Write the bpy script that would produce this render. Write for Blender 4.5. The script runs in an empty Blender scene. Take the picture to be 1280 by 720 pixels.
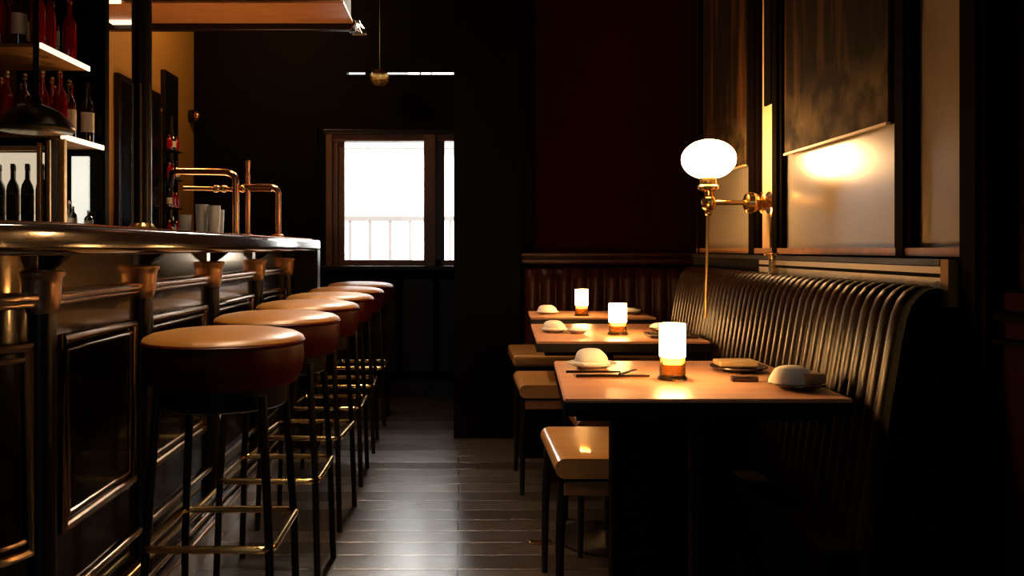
import bpy, bmesh, math, random
from mathutils import Vector, Matrix
random.seed(7)
sc = bpy.context.scene
C = sc.collection
PI = math.pi

# ------------------------------------------------------------------ camera, world, lights
cam_d = bpy.data.cameras.new('camera')
cam = bpy.data.objects.new('camera', cam_d)
C.objects.link(cam)
cam.location = (0, 0, 1.05)
cam.rotation_euler = (PI/2, 0, 0)
cam_d.sensor_width = 36
cam_d.lens = 1050/1280*36
cam_d.shift_x = 66/1280
cam_d.shift_y = -49/1280
cam_d.clip_start = 0.05
cam_d.clip_end = 200
sc.camera = cam

sc.view_settings.view_transform = 'Standard'
sc.view_settings.look = 'None'
sc.view_settings.gamma = 1
sc.view_settings.use_curve_mapping = False
sc.view_settings.exposure = 0.0
sc.cycles.use_denoising = True
sc.cycles.max_bounces = 8
sc.cycles.sample_clamp_indirect = 6
sc.cycles.caustics_reflective = False
sc.cycles.caustics_refractive = False

w = bpy.data.worlds.new('sky'); sc.world = w; w.use_nodes = True
bg = w.node_tree.nodes['Background']
bg.inputs[0].default_value = (0.80, 0.90, 1.0, 1)
bg.inputs[1].default_value = 4.5

def lamp(name, kind, loc, energy, color=(1, 1, 1), rot=(0, 0, 0), **kw):
    d = bpy.data.lights.new(name, kind); d.energy = energy; d.color = color
    for k, v in kw.items(): setattr(d, k, v)
    o = bpy.data.objects.new(name, d); C.objects.link(o)
    o.location = loc; o.rotation_euler = rot
    return o

WARM = (1.0, 0.47, 0.16)
sun = lamp('sun', 'SUN', (0, -5, 10), 20.0, (1, 0.96, 0.9), (math.radians(48), 0, math.radians(-12)), angle=0.01)
# daylight coming in at the window opening
por = lamp('window_daylight', 'AREA', (-0.32, 6.13, 1.40), 0.0, (0.85, 0.93, 1.0), (-PI/2, 0, 0), shape='RECTANGLE', size=1.24, size_y=0.93)
por.data.cycles.is_portal = True
# spotlights over the bar stools
for i, (x, y, z, e) in enumerate([(-1.55, 2.12, 2.6, 50), (-1.50, 2.72, 2.7, 50), (-1.50, 3.5, 2.8, 52), (-1.5, 4.7, 2.8, 28)]):
    lamp('bar_spot', 'SPOT', (x, y, z), e, (1.0, 0.52, 0.22), (0, math.radians(-28), 0), spot_size=math.radians(38), spot_blend=0.6, shadow_soft_size=0.05)
# daylight from the shop front behind the camera
lamp('shopfront_daylight', 'AREA', (-0.3, -2.3, 1.6), 4, (0.85, 0.92, 1.0), (PI/2, 0, 0), shape='RECTANGLE', size=1.4, size_y=1.4)
# unseen spot added above the window to bring out the bar mouldings
fd = Vector((-0.55, -3.6, -2.35))
lamp('moulding_fill_spot', 'SPOT', (-0.35, 5.80, 2.85), 260, (1.0, 0.84, 0.66), fd.to_track_quat('-Z', 'Y').to_euler(), spot_size=math.radians(34), spot_blend=0.5, shadow_soft_size=0.16)
# unseen warm strip above the aisle, added for highlights along the bar front
lamp('aisle_fill_strip', 'AREA', (-0.42, 3.1, 2.95), 25, (1.0, 0.66, 0.40), (0, 0, 0), shape='RECTANGLE', size=0.08, size_y=3.2, spread=math.radians(60))
# unseen warm point light added to brighten the ochre wall
lamp('ochre_wall_fill', 'POINT', (-1.25, 5.0, 2.72), 32, (1.0, 0.55, 0.2), shadow_soft_size=0.08)
# unseen upward light added to brighten the canopy underside
lamp('canopy_fill', 'AREA', (-1.15, 4.1, 1.14), 12, (1.0, 0.50, 0.2), (PI, 0, 0), shape='RECTANGLE', size=0.3, size_y=0.7)
# faint red point light above the booth, unseen
lamp('booth_red_light', 'POINT', (0.95, 4.2, 2.3), 1.0, (1.0, 0.25, 0.12), shadow_soft_size=0.1)

# ------------------------------------------------------------------ materials
M = {}
def mat(name, col, rough=0.5, metal=0.0, emit=None, estr=0.0, coat=0.0, trans=0.0, noise=None, bump=0.0, spec=0.5, ior=1.5, coat_rough=0.05):
    m = bpy.data.materials.new(name); m.use_nodes = True
    nt = m.node_tree; b = nt.nodes['Principled BSDF']
    b.inputs['Base Color'].default_value = (*col, 1)
    b.inputs['Roughness'].default_value = rough
    b.inputs['Metallic'].default_value = metal
    b.inputs['Coat Weight'].default_value = coat
    b.inputs['Coat Roughness'].default_value = coat_rough
    b.inputs['Transmission Weight'].default_value = trans
    b.inputs['Specular IOR Level'].default_value = spec
    b.inputs['IOR'].default_value = ior
    if emit:
        b.inputs['Emission Color'].default_value = (*emit, 1)
        b.inputs['Emission Strength'].default_value = estr
    tc = nt.nodes.new('ShaderNodeTexCoord')
    if noise:
        col2, scale, stretch = noise
        mp = nt.nodes.new('ShaderNodeMapping'); mp.inputs['Scale'].default_value = stretch
        nz = nt.nodes.new('ShaderNodeTexNoise'); nz.inputs['Scale'].default_value = scale; nz.inputs['Detail'].default_value = 5
        cr = nt.nodes.new('ShaderNodeValToRGB')
        cr.color_ramp.elements[0].position = 0.35; cr.color_ramp.elements[0].color = (*col, 1)
        cr.color_ramp.elements[1].position = 0.68; cr.color_ramp.elements[1].color = (*col2, 1)
        nt.links.new(tc.outputs['Object'], mp.inputs[0]); nt.links.new(mp.outputs[0], nz.inputs['Vector'])
        nt.links.new(nz.outputs['Fac'], cr.inputs[0]); nt.links.new(cr.outputs[0], b.inputs['Base Color'])
    if bump:
        n2 = nt.nodes.new('ShaderNodeTexNoise'); n2.inputs['Scale'].default_value = 60; n2.inputs['Detail'].default_value = 4
        bp = nt.nodes.new('ShaderNodeBump'); bp.inputs['Strength'].default_value = bump; bp.inputs['Distance'].default_value = 0.01
        nt.links.new(tc.outputs['Object'], n2.inputs['Vector'])
        nt.links.new(n2.outputs['Fac'], bp.inputs['Height']); nt.links.new(bp.outputs[0], b.inputs['Normal'])
    M[name] = m
    return m

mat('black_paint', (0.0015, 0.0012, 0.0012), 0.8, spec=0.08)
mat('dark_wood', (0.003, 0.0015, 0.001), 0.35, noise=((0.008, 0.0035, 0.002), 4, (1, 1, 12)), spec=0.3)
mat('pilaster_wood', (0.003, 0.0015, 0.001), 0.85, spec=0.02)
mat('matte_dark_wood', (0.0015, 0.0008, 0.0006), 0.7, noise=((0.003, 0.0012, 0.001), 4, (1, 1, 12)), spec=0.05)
mat('lacquer', (0.006, 0.003, 0.002), 0.16, coat=0.4, noise=((0.014, 0.006, 0.003), 3, (6, 6, 1)), bump=0.02)
mat('moulding_lacquer', (0.55, 0.38, 0.27), 0.26, metal=0.95)
mat('bronze', (0.50, 0.32, 0.20), 0.3, metal=0.9)
mat('apron', (0.60, 0.45, 0.30), 0.14, metal=0.9)
mat('red_wall', (0.022, 0.0015, 0.0006), 0.8, spec=0.05)
mat('ochre_plaster', (0.26, 0.125, 0.018), 0.7, bump=0.05)
mat('gloss_panel', (0.38, 0.33, 0.25), 0.21, bump=0.01, spec=0.8)
mat('cream_strip', (0.75, 0.52, 0.26), 0.4)
mat('rail', (0.02, 0.012, 0.009), 0.14, coat=1.0, coat_rough=0.12, spec=1.0, ior=1.8, bump=0.02)
mat('copper', (0.70, 0.30, 0.13), 0.22, metal=1.0)
mat('brass', (0.80, 0.52, 0.20), 0.22, metal=1.0)
mat('dull_brass', (0.55, 0.37, 0.14), 0.3, metal=1.0)
mat('dark_metal', (0.012, 0.009, 0.008), 0.3, metal=0.5, spec=0.4)
mat('steel', (0.6, 0.6, 0.6), 0.2, metal=1.0)
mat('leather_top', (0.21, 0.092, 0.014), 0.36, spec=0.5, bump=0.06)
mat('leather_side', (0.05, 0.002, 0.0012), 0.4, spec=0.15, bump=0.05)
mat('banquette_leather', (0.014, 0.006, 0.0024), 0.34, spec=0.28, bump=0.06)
mat('booth_leather', (0.035, 0.006, 0.003), 0.42, spec=0.25, bump=0.05)
mat('tan_wood', (0.40, 0.19, 0.055), 0.3, coat=0.8, noise=((0.50, 0.26, 0.08), 3, (1, 10, 10)))
mat('table_wood', (0.56, 0.26, 0.14), 0.35, noise=((0.68, 0.34, 0.19), 2.5, (1.5, 14, 14)), spec=0.5)
mat('sash_wood', (0.10, 0.045, 0.022), 0.35)
mat('orange_wood', (0.30, 0.13, 0.045), 0.35, noise=((0.40, 0.19, 0.07), 3, (2, 10, 10)))
mat('linen', (0.85, 0.80, 0.70), 0.8, bump=0.25)
mat('tan_linen', (0.45, 0.30, 0.14), 0.8, bump=0.2)
mat('ceramic', (0.62, 0.55, 0.45), 0.25)
mat('dark_ceramic', (0.05, 0.03, 0.025), 0.25)
mat('candle_glow', (1.0, 0.8, 0.5), 0.5, emit=(1.0, 0.52, 0.17), estr=75.0)
mat('globe_glow', (1, 0.9, 0.75), 0.4, emit=(1.0, 0.55, 0.22), estr=48.0)
mat('amber_glass', (1.0, 0.58, 0.16), 0.08, trans=0.9, bump=0.5)
mat('clear_glass', (0.95, 0.97, 0.97), 0.03, trans=1.0, ior=1.45)
mat('frosted_glass', (0.85, 0.85, 0.8), 0.25, trans=0.5)
mat('red_glass', (0.28, 0.003, 0.008), 0.08, spec=0.7, coat=0.6)
mat('brown_glass', (0.05, 0.012, 0.006), 0.08, spec=0.7, coat=0.6)
mat('dark_glass', (0.01, 0.012, 0.010), 0.06, spec=0.7, coat=0.6)
mat('paper_label', (0.7, 0.62, 0.5), 0.6)
mat('foil', (0.7, 0.45, 0.15), 0.25, metal=1.0)
mat('strip_light', (1, 0.95, 0.85), 0.5, emit=(1.0, 0.78, 0.55), estr=1.5)
mat('light_box', (1, 0.95, 0.85), 0.5, emit=(1.0, 0.80, 0.55), estr=0.7)
mat('light_panel', (1, 1, 0.95), 0.5, emit=(0.9, 0.95, 0.85), estr=0.75)
mat('gilt', (0.75, 0.42, 0.12), 0.35, metal=0.6)
mat('mirror_dark', (0.003, 0.003, 0.004), 0.25, spec=0.2)
mat('facade', (0.85, 0.82, 0.78), 0.8, bump=0.1)
mat('facade_trim', (0.22, 0.19, 0.16), 0.8)
mat('facade_glass', (0.22, 0.22, 0.22), 0.2)
mat('railing_paint', (0.10, 0.08, 0.07), 0.6)
mat('asphalt', (0.25, 0.25, 0.25), 0.9)

# floor: dark boards running across the room
m = bpy.data.materials.new('floor_boards'); m.use_nodes = True; nt = m.node_tree; b = nt.nodes['Principled BSDF']; M['floor'] = m
tc = nt.nodes.new('ShaderNodeTexCoord')
br = nt.nodes.new('ShaderNodeTexBrick')
br.inputs['Scale'].default_value = 1.0; br.inputs['Brick Width'].default_value = 2.6; br.inputs['Row Height'].default_value = 0.125
br.inputs['Mortar Size'].default_value = 0.006; br.inputs['Mortar Smooth'].default_value = 0.3; br.inputs['Color1'].default_value = (0.016, 0.011, 0.008, 1); br.inputs['Color2'].default_value = (0.028, 0.019, 0.013, 1)
br.inputs['Mortar'].default_value = (0.004, 0.003, 0.002, 1); br.offset = 0.37
nz = nt.nodes.new('ShaderNodeTexNoise'); nz.inputs['Scale'].default_value = 2.5; nz.inputs['Detail'].default_value = 4; nz.inputs['Roughness'].default_value = 0.5
mp = nt.nodes.new('ShaderNodeMapping'); mp.inputs['Scale'].default_value = (1, 5, 1)
nt.links.new(tc.outputs['Object'], br.inputs['Vector']); nt.links.new(tc.outputs['Object'], mp.inputs[0]); nt.links.new(mp.outputs[0], nz.inputs['Vector'])
nt.links.new(br.outputs['Color'], b.inputs['Base Color']); b.inputs['Coat Weight'].default_value = 1.0; b.inputs['Coat Roughness'].default_value = 0.26; b.inputs['Coat IOR'].default_value = 1.65; b.inputs['Specular IOR Level'].default_value = 0.9
mr = nt.nodes.new('ShaderNodeMapRange'); mr.inputs[1].default_value = 0.3; mr.inputs[2].default_value = 0.7; mr.inputs[3].default_value = 0.27; mr.inputs[4].default_value = 0.34
nt.links.new(nz.outputs['Fac'], mr.inputs[0]); nt.links.new(mr.outputs[0], b.inputs['Roughness'])
r2 = nt.nodes.new('ShaderNodeMapRange'); r2.inputs[1].default_value = 0.011; r2.inputs[2].default_value = 0.019; r2.inputs[3].default_value = 0.20; r2.inputs[4].default_value = 0.34
nt.links.new(br.outputs['Color'], r2.inputs[0]); nt.links.new(r2.outputs[0], b.inputs['Coat Roughness'])
bp = nt.nodes.new('ShaderNodeBump'); bp.inputs['Strength'].default_value = 0.5; bp.inputs['Distance'].default_value = 0.004
mx = nt.nodes.new('ShaderNodeMath'); mx.operation = 'SUBTRACT'
mz = nt.nodes.new('ShaderNodeMath'); mz.operation = 'MULTIPLY'; mz.inputs[1].default_value = 0.12
nt.links.new(nz.outputs['Fac'], mz.inputs[0]); nt.links.new(mz.outputs[0], mx.inputs[0]); nt.links.new(br.outputs['Fac'], mx.inputs[1])
nt.links.new(mx.outputs[0], bp.inputs['Height']); nt.links.new(bp.outputs[0], b.inputs['Normal']); nt.links.new(bp.outputs[0], b.inputs['Coat Normal'])

# painting: generic dark woodland, trunks and a pale bank of scrub
def painting_mat(name, seed):
    m = bpy.data.materials.new(name); m.use_nodes = True; nt = m.node_tree; b = nt.nodes['Principled BSDF']; M[name] = m
    b.inputs['Roughness'].default_value = 0.8; b.inputs['Specular IOR Level'].default_value = 0.08
    L = nt.links.new
    tc = nt.nodes.new('ShaderNodeTexCoord')
    mp = nt.nodes.new('ShaderNodeMapping'); mp.inputs['Scale'].default_value = (1, 13, 0.7); mp.inputs['Location'].default_value = (seed, seed*1.7, 0)
    nz = nt.nodes.new('ShaderNodeTexNoise'); nz.inputs['Scale'].default_value = 1.6; nz.inputs['Detail'].default_value = 3; nz.inputs['Distortion'].default_value = 0.3
    cr = nt.nodes.new('ShaderNodeValToRGB'); e = cr.color_ramp.elements
    e[0].position = 0.50; e[0].color = (0.012, 0.008, 0.005, 1); e[1].position = 0.72; e[1].color = (0.12, 0.05, 0.016, 1)
    L(tc.outputs['Object'], mp.inputs[0]); L(mp.outputs[0], nz.inputs['Vector']); L(nz.outputs['Fac'], cr.inputs[0])
    # scrub along the bottom edge
    n2 = nt.nodes.new('ShaderNodeTexNoise'); n2.inputs['Scale'].default_value = 9; n2.inputs['Detail'].default_value = 6
    L(tc.outputs['Object'], n2.inputs['Vector'])
    sp = nt.nodes.new('ShaderNodeSeparateXYZ'); L(tc.outputs['Object'], sp.inputs[0])
    ad = nt.nodes.new('ShaderNodeMath'); ad.operation = 'MULTIPLY_ADD'; ad.inputs[1].default_value = 0.28; L(n2.outputs['Fac'], ad.inputs[0]); L(sp.outputs['Z'], ad.inputs[2])
    mr = nt.nodes.new('ShaderNodeMapRange'); mr.inputs[1].default_value = 0.26; mr.inputs[2].default_value = 0.34; mr.inputs[3].default_value = 1; mr.inputs[4].default_value = 0
    L(ad.outputs[0], mr.inputs[0])
    c2 = nt.nodes.new('ShaderNodeValToRGB'); e = c2.color_ramp.elements
    e[0].position = 0.4; e[0].color = (0.02, 0.012, 0.005, 1); e[1].position = 0.7; e[1].color = (0.17, 0.115, 0.05, 1); L(n2.outputs['Fac'], c2.inputs[0])
    mi = nt.nodes.new('ShaderNodeMixRGB'); L(mr.outputs[0], mi.inputs[0]); L(cr.outputs[0], mi.inputs[1]); L(c2.outputs[0], mi.inputs[2])
    L(mi.outputs[0], b.inputs['Base Color'])
painting_mat('painting_large', 2.3); painting_mat('painting_small', 6.1)

# ------------------------------------------------------------------ mesh helpers
class MB:
    def __init__(s): s.bm = bmesh.new()
    def hexa(s, p):            # 8 points: bottom 4 ccw, top 4 ccw
        v = [s.bm.verts.new(q) for q in p]
        for f in ((3, 2, 1, 0), (4, 5, 6, 7), (0, 1, 5, 4), (1, 2, 6, 5), (2, 3, 7, 6), (3, 0, 4, 7)):
            s.bm.faces.new([v[i] for i in f])
        return s
    def box(s, x0, x1, y0, y1, z0, z1):
        return s.hexa([(x0, y0, z0), (x1, y0, z0), (x1, y1, z0), (x0, y1, z0), (x0, y0, z1), (x1, y0, z1), (x1, y1, z1), (x0, y1, z1)])
    def prism(s, pts, z0, z1):
        a = [s.bm.verts.new((x, y, z0)) for x, y in pts]; b = [s.bm.verts.new((x, y, z1)) for x, y in pts]
        n = len(pts)
        s.bm.faces.new(list(reversed(a))); s.bm.faces.new(b)
        for i in range(n): s.bm.faces.new((a[i], a[(i+1) % n], b[(i+1) % n], b[i]))
        return s
    def lathe(s, prof, c=(0, 0), n=32, z=0, sx=1.0, sy=1.0):   # prof: (r, z)
        rings = []
        for r, h in prof:
            if r < 1e-6: rings.append([s.bm.verts.new((c[0], c[1], z+h))])
            else: rings.append([s.bm.verts.new((c[0]+r*sx*math.cos(2*PI*i/n), c[1]+r*sy*math.sin(2*PI*i/n), z+h)) for i in range(n)])
        for a, b in zip(rings, rings[1:]):
            for i in range(n):
                j = (i+1) % n
                if len(a) == 1 and len(b) == 1: continue
                if len(a) == 1: s.bm.faces.new((a[0], b[j], b[i]))
                elif len(b) == 1: s.bm.faces.new((a[i], a[j], b[0]))
                else: s.bm.faces.new((a[i], a[j], b[j], b[i]))
        for r, flip in ((rings[0], True), (rings[-1], False)):
            if len(r) > 1: s.bm.faces.new(list(reversed(r)) if flip else r)
        return s
    def tube(s, pts, r, n=12, closed=False, cap=True, sq=1.0):
        pts = [Vector(p) for p in pts]; N = len(pts); rings = []
        rr = r if isinstance(r, (list, tuple)) else [r]*N
        up = None
        for i, p in enumerate(pts):
            if closed: a = (p-pts[i-1]).normalized(); b = (pts[(i+1) % N]-p).normalized()
            else:
                a = (p-pts[i-1]).normalized() if i else (pts[1]-p).normalized()
                b = (pts[i+1]-p).normalized() if i < N-1 else a
            t = (a+b).normalized() if (a+b).length > 1e-6 else a
            if up is None:
                up = Vector((0, 0, 1)) if abs(t.z) < 0.9 else Vector((1, 0, 0))
            u = (up - t*up.dot(t)).normalized(); v = t.cross(u); up = u
            k = 1/max(0.5, math.sqrt(max(0.0, (1+a.dot(b))/2)))
            bis = (b-a)
            ring = []
            for q in range(n):
                cq, sq_ = math.cos(2*PI*q/n), math.sin(2*PI*q/n); d = u*math.copysign(abs(cq)**sq, cq)+v*math.copysign(abs(sq_)**sq, sq_)
                if bis.length > 1e-4:
                    bn = bis.normalized(); d = d + bn*(d.dot(bn))*(k-1)
                ring.append(s.bm.verts.new(p+d*rr[i]))
            rings.append(ring)
        m = N if closed else N-1
        for i in range(m):
            a, b = rings[i], rings[(i+1) % N]
            for q in range(n):
                j = (q+1) % n
                s.bm.faces.new((a[q], a[j], b[j], b[q]))
        if not closed and cap:
            s.bm.faces.new(list(reversed(rings[0]))); s.bm.faces.new(rings[-1])
        return s
    def grid(s, rows):
        V = [[s.bm.verts.new(p) for p in row] for row in rows]
        for a, b in zip(V, V[1:]):
            for i in range(len(a)-1): s.bm.faces.new((a[i], a[i+1], b[i+1], b[i]))
        return V
    def ball(s, c, rx, ry=None, rz=None, n=24, m=12):
        ry = ry or rx; rz = rz or rx
        return s.lathe([(math.sin(PI*i/m), -math.cos(PI*i/m)*rz) for i in range(m+1)], (c[0], c[1]), n, c[2], rx, ry)
    def rbox(s, x0, x1, y0, y1, z0, z1, r=0.01, seg=3):
        t = bmesh.new(); tmp = MB(); tmp.bm.free(); tmp.bm = t
        tmp.box(x0, x1, y0, y1, z0, z1)
        bmesh.ops.bevel(t, geom=t.edges[:], offset=r, segments=seg, affect='EDGES', profile=0.5)
        me = bpy.data.meshes.new('t'); t.to_mesh(me); t.free(); s.bm.from_mesh(me); bpy.data.meshes.remove(me)
        return s
    def build(s, name, m, parent=None, smooth=False, loc=None):
        bmesh.ops.recalc_face_normals(s.bm, faces=s.bm.faces[:])
        me = bpy.data.meshes.new(name); 
        if smooth:
            for f in s.bm.faces: f.smooth = True
            for e in s.bm.edges:
                if len(e.link_faces) == 2 and e.calc_face_angle(0) > math.radians(40): e.smooth = False
        if loc is not None: bmesh.ops.translate(s.bm, verts=s.bm.verts[:], vec=-Vector(loc))
        s.bm.to_mesh(me); s.bm.free()
        me.materials.append(M[m])
        o = bpy.data.objects.new(name, me); C.objects.link(o)
        if parent is not None: o.parent = parent
        if loc is not None: o.location = loc
        return o

def struct(o):
    o['kind'] = 'structure'; return o
def tag(o, label, cat, group=None):
    o['label'] = label; o['category'] = cat
    if group: o['group'] = group
    return o
def thing(name, loc, label, cat, group=None, rz=0):
    o = bpy.data.objects.new(name, None); C.objects.link(o); o.empty_display_size = 0.05
    o.location = loc; o.rotation_euler = (0, 0, rz)
    return tag(o, label, cat, group)
def copy_tree(o, parent=None):
    c = o.copy(); C.objects.link(c)
    if parent is not None: c.parent = parent
    for ch in list(o.children): copy_tree(ch, c)
    return c
def arc(cx, cy, r, a0, a1, n=8):
    return [(cx+r*math.cos(math.radians(a0+(a1-a0)*i/n)), cy+r*math.sin(math.radians(a0+(a1-a0)*i/n))) for i in range(n+1)]

# ------------------------------------------------------------------ room shell
H = 3.0
XL = -1.88
struct(MB().box(-2.1, 2.0, -2.5, 6.1, -0.1, 0).build('floor', 'floor'))
struct(MB().box(-2.1, 2.0, -2.5, 6.1, H, H+0.1).build('ceiling', 'black_paint'))
struct(MB().box(XL-0.12, XL, -2.4, 5.95, 0, H).build('wall_left', 'ochre_plaster'))
struct(MB().box(-2.0, 1.6, -2.5, -2.4, 0, H).build('wall_front', 'black_paint'))
# window wall at y 5.95 with its openings
wx0, wx1, wz0, wz1 = -0.94, 0.30, 0.93, 1.86
sz0, sz1 = 2.27, 2.36
bk = MB()
bk.box(XL-0.12, wx0, 5.95, 6.1, 0, H).box(wx1, 0.5, 5.95, 6.1, 0, H)
bk.box(wx0, wx1, 5.95, 6.1, 0, wz0).box(wx0, wx1, 5.95, 6.1, wz1, sz0)
bk.box(wx0, -0.80, 5.95, 6.1, sz0, sz1).box(wx0, wx1, 5.95, 6.1, sz1, H)
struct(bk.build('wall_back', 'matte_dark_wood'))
# red panel on the wall left of the window
struct(MB().box(-1.55, -1.0, 5.93, 5.95, 0.95, 1.95).build('trim_1', 'matte_dark_wood'))
# pillar and booth alcove
struct(MB().box(-0.03, 0.34, 4.65, 4.95, 0, H).build('wall_pillar', 'black_paint'))
struct(MB().box(0.34, 0.44, 4.80, 5.95, 0, H).build('wall_passage', 'black_paint'))
struct(MB().box(0.44, 1.50, 4.80, 4.95, 0, H).build('wall_alcove', 'red_wall'))
def RX(b, d): return b+0.02*(d-1.6)
def wbox(mb, b0, b1, d0, d1, z0, z1):
    return mb.hexa([(RX(b0, d0), d0, z0), (RX(b1, d0), d0, z0), (RX(b1, d1), d1, z0), (RX(b0, d1), d1, z0),
                    (RX(b0, d0), d0, z1), (RX(b1, d0), d0, z1), (RX(b1, d1), d1, z1), (RX(b0, d1), d1, z1)])
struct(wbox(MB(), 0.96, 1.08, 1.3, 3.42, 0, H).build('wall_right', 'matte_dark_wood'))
struct(MB().prism([(RX(0.965, 3.42), 3.42), (1.48, 3.42), (1.48, 4.8), (1.36, 4.8), (1.36, 3.54), (RX(0.965, 3.42), 3.54)], 0, H).build('wall_booth', 'red_wall'))
struct(MB().box(1.02, 1.16, -2.4, 1.3, 0, H).build('wall_entrance', 'matte_dark_wood'))
# glossy wall panels between dark pilasters
mb = MB()
for n, (d0, d1, z0) in enumerate([(1.552, 1.740, 1.05), (1.811, 2.486, 1.05), (2.784, 3.36, 1.05)]):
    struct(wbox(MB(), 0.952, 0.962, d0, d1, z0, H).build('trim_%d' % (n+2), 'gloss_panel'))
struct(wbox(MB(), 0.950, 0.962, 2.564, 2.692, 1.05, H).build('trim_5', 'cream_strip'))
n = 6
for d0, d1, t in [(1.740, 1.811, 0.934), (2.486, 2.564, 0.936), (2.692, 2.784, 0.936), (3.36, 3.42, 0.936), (1.47, 1.552, 0.925)]:
    m_ = MB(); wbox(m_, t, 0.965, d0, d1, 0.0 if d0 < 1.5 else 1.03, H); wbox(m_, t-0.008, 0.965, d0+0.02, d1-0.02, 0.0 if d0 < 1.5 else 1.03, H)
    struct(m_.build('trim_%d' % n, 'pilaster_wood')); n += 1
# rail under the panels
struct(wbox(MB(), 0.930, 0.962, 1.552, 3.42, 1.035, 1.052).build('trim_%d' % n, 'orange_wood')); n += 1
# thin dark batten hanging in the cream strip
struct(wbox(MB(), 0.942, 0.952, 2.60, 2.655, 1.50, H).build('trim_%d' % n, 'black_paint')); n += 1
# near end: reddish wainscot with two rails
struct(wbox(MB(), 0.945, 0.965, 1.31, 1.455, 0.3, 0.975).build('trim_%d' % n, 'red_wall')); n += 1
m_ = MB(); wbox(m_, 0.93, 0.965, 1.31, 1.46, 0.925, 0.94); wbox(m_, 0.93, 0.965, 1.31, 1.46, 0.885, 0.895)
struct(m_.build('trim_%d' % n, 'pilaster_wood')); n += 1
# cornice over the booth back
m_ = MB().rbox(0.345, 1.355, 4.70, 4.80, 0.965, 0.995, 0.008); m_.rbox(0.345, 1.355, 4.68, 4.80, 1.005, 1.03, 0.008); m_.box(0.35, 1.35, 4.74, 4.80, 0.99, 1.01)
struct(m_.build('trim_%d' % n, 'booth_leather')); n += 1
struct(MB().box(XL, XL+0.02, 3.6, 5.95, 0, 0.15).build('baseboard_left', 'dark_wood'))
struct(MB().box(XL+0.02, 0.34, 5.93, 5.95, 0, 0.12).build('baseboard_back', 'dark_wood'))

# windows
fr = MB()
fr.box(-0.94, -0.90, 5.93, 6.12, wz0, wz1).box(-0.90, -0.865, 5.97, 6.05, wz0, wz1).box(-0.865, -0.82, 6.0, 6.05, wz0, wz1)
fr.box(-0.25, -0.17, 5.93, 6.05, wz0, wz1).box(-0.17, -0.13, 5.98, 6.05, wz0, wz1).box(-0.13, -0.105, 6.0, 6.05, wz0, wz1)
fr.box(0.26, 0.30, 5.93, 6.12, wz0, wz1)
fr.box(-0.94, 0.30, 5.96, 6.05, wz1-0.045, wz1).box(-0.94, 0.30, 5.98, 6.05, wz0, wz0+0.04)
win = struct(fr.build('window_1', 'sash_wood'))
MB().rbox(-0.97, 0.33, 5.88, 5.98, wz0-0.03, wz0, 0.006).build('window_sill', 'dark_wood', win)
MB().rbox(-0.96, 0.33, 5.92, 5.95, wz1, wz1+0.035, 0.006).build('window_head', 'dark_wood', win)
MB().box(-0.82, -0.25, 6.02, 6.026, wz0+0.04, wz1-0.045).build('pane', 'clear_glass', win)
MB().box(-0.105, 0.26, 6.02, 6.026, wz0+0.04, wz1-0.045).build('pane', 'clear_glass', win)
w2 = struct(MB().box(-0.80, 0.30, 6.05, 6.055, sz0, sz1).build('window_2', 'clear_glass'))
MB().box(-0.81, 0.31, 5.94, 5.95, sz1-0.062, sz1+0.01).build('blind', 'black_paint', w2)
MB().box(-0.81, 0.31, 5.94, 5.95, sz0-0.01, sz0+0.013).build('lower_frame', 'black_paint', w2)
for xa, xb in ((-0.665, -0.62), (-0.565, -0.53), (-0.28, -0.27), (-0.20, -0.193)): MB().box(xa, xb, 5.942, 5.95, sz0+0.013, sz1-0.062).build('spacer', 'black_paint', w2)

# panelling under the window
for i in range(5):
    x = -0.92+i*0.26
    struct(MB().rbox(x, x+0.22, 5.925, 5.95, 0.18, 0.84, 0.006).build('trim_%d' % n, 'dark_wood')); n += 1

# ------------------------------------------------------------------ street outside
struct(MB().box(-20, 20, 6.1, 14, -0.4, -0.3).build('ground_street', 'asphalt'))
bl = thing('building', (0, 13, -0.3), 'pale sunlit building with balcony across the street outside the window', 'building')
def bpart(mb, name, m_): 
    return mb.build(name, m_, bl, loc=None)
fc = MB().box(-12, 12, 0, 1.0, 0, 12).build('facade', 'facade', bl)
for z in (0.55, 3.35, 6.2):
    for x in (-7.2, -4.4, -1.9, 0.6, 3.2, 6.0):
        f = MB().box(x, x+1.1, -0.05, 0, z, z+1.7).build('window_surround', 'facade_trim', bl)
        MB().box(x+0.12, x+0.98, -0.06, -0.045, z+0.12, z+1.58).build('window_pane', 'facade_glass', f)
MB().box(-6, 5, -0.9, 0, 0.75, 0.9).build('balcony_slab', 'facade', bl)
rl = MB().box(-6, 5, -0.88, -0.82, 1.75, 1.82).build('balcony_rail', 'railing_paint', bl)
bs = MB()
for i in range(38): bs.box(-5.95+i*0.29, -5.91+i*0.29, -0.87, -0.83, 0.9, 1.75)
bs.build('balusters', 'railing_paint', rl)
MB().box(-12, 12, -0.12, 0, 2.9, 3.1).build('string_course', 'facade_trim', bl)

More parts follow.
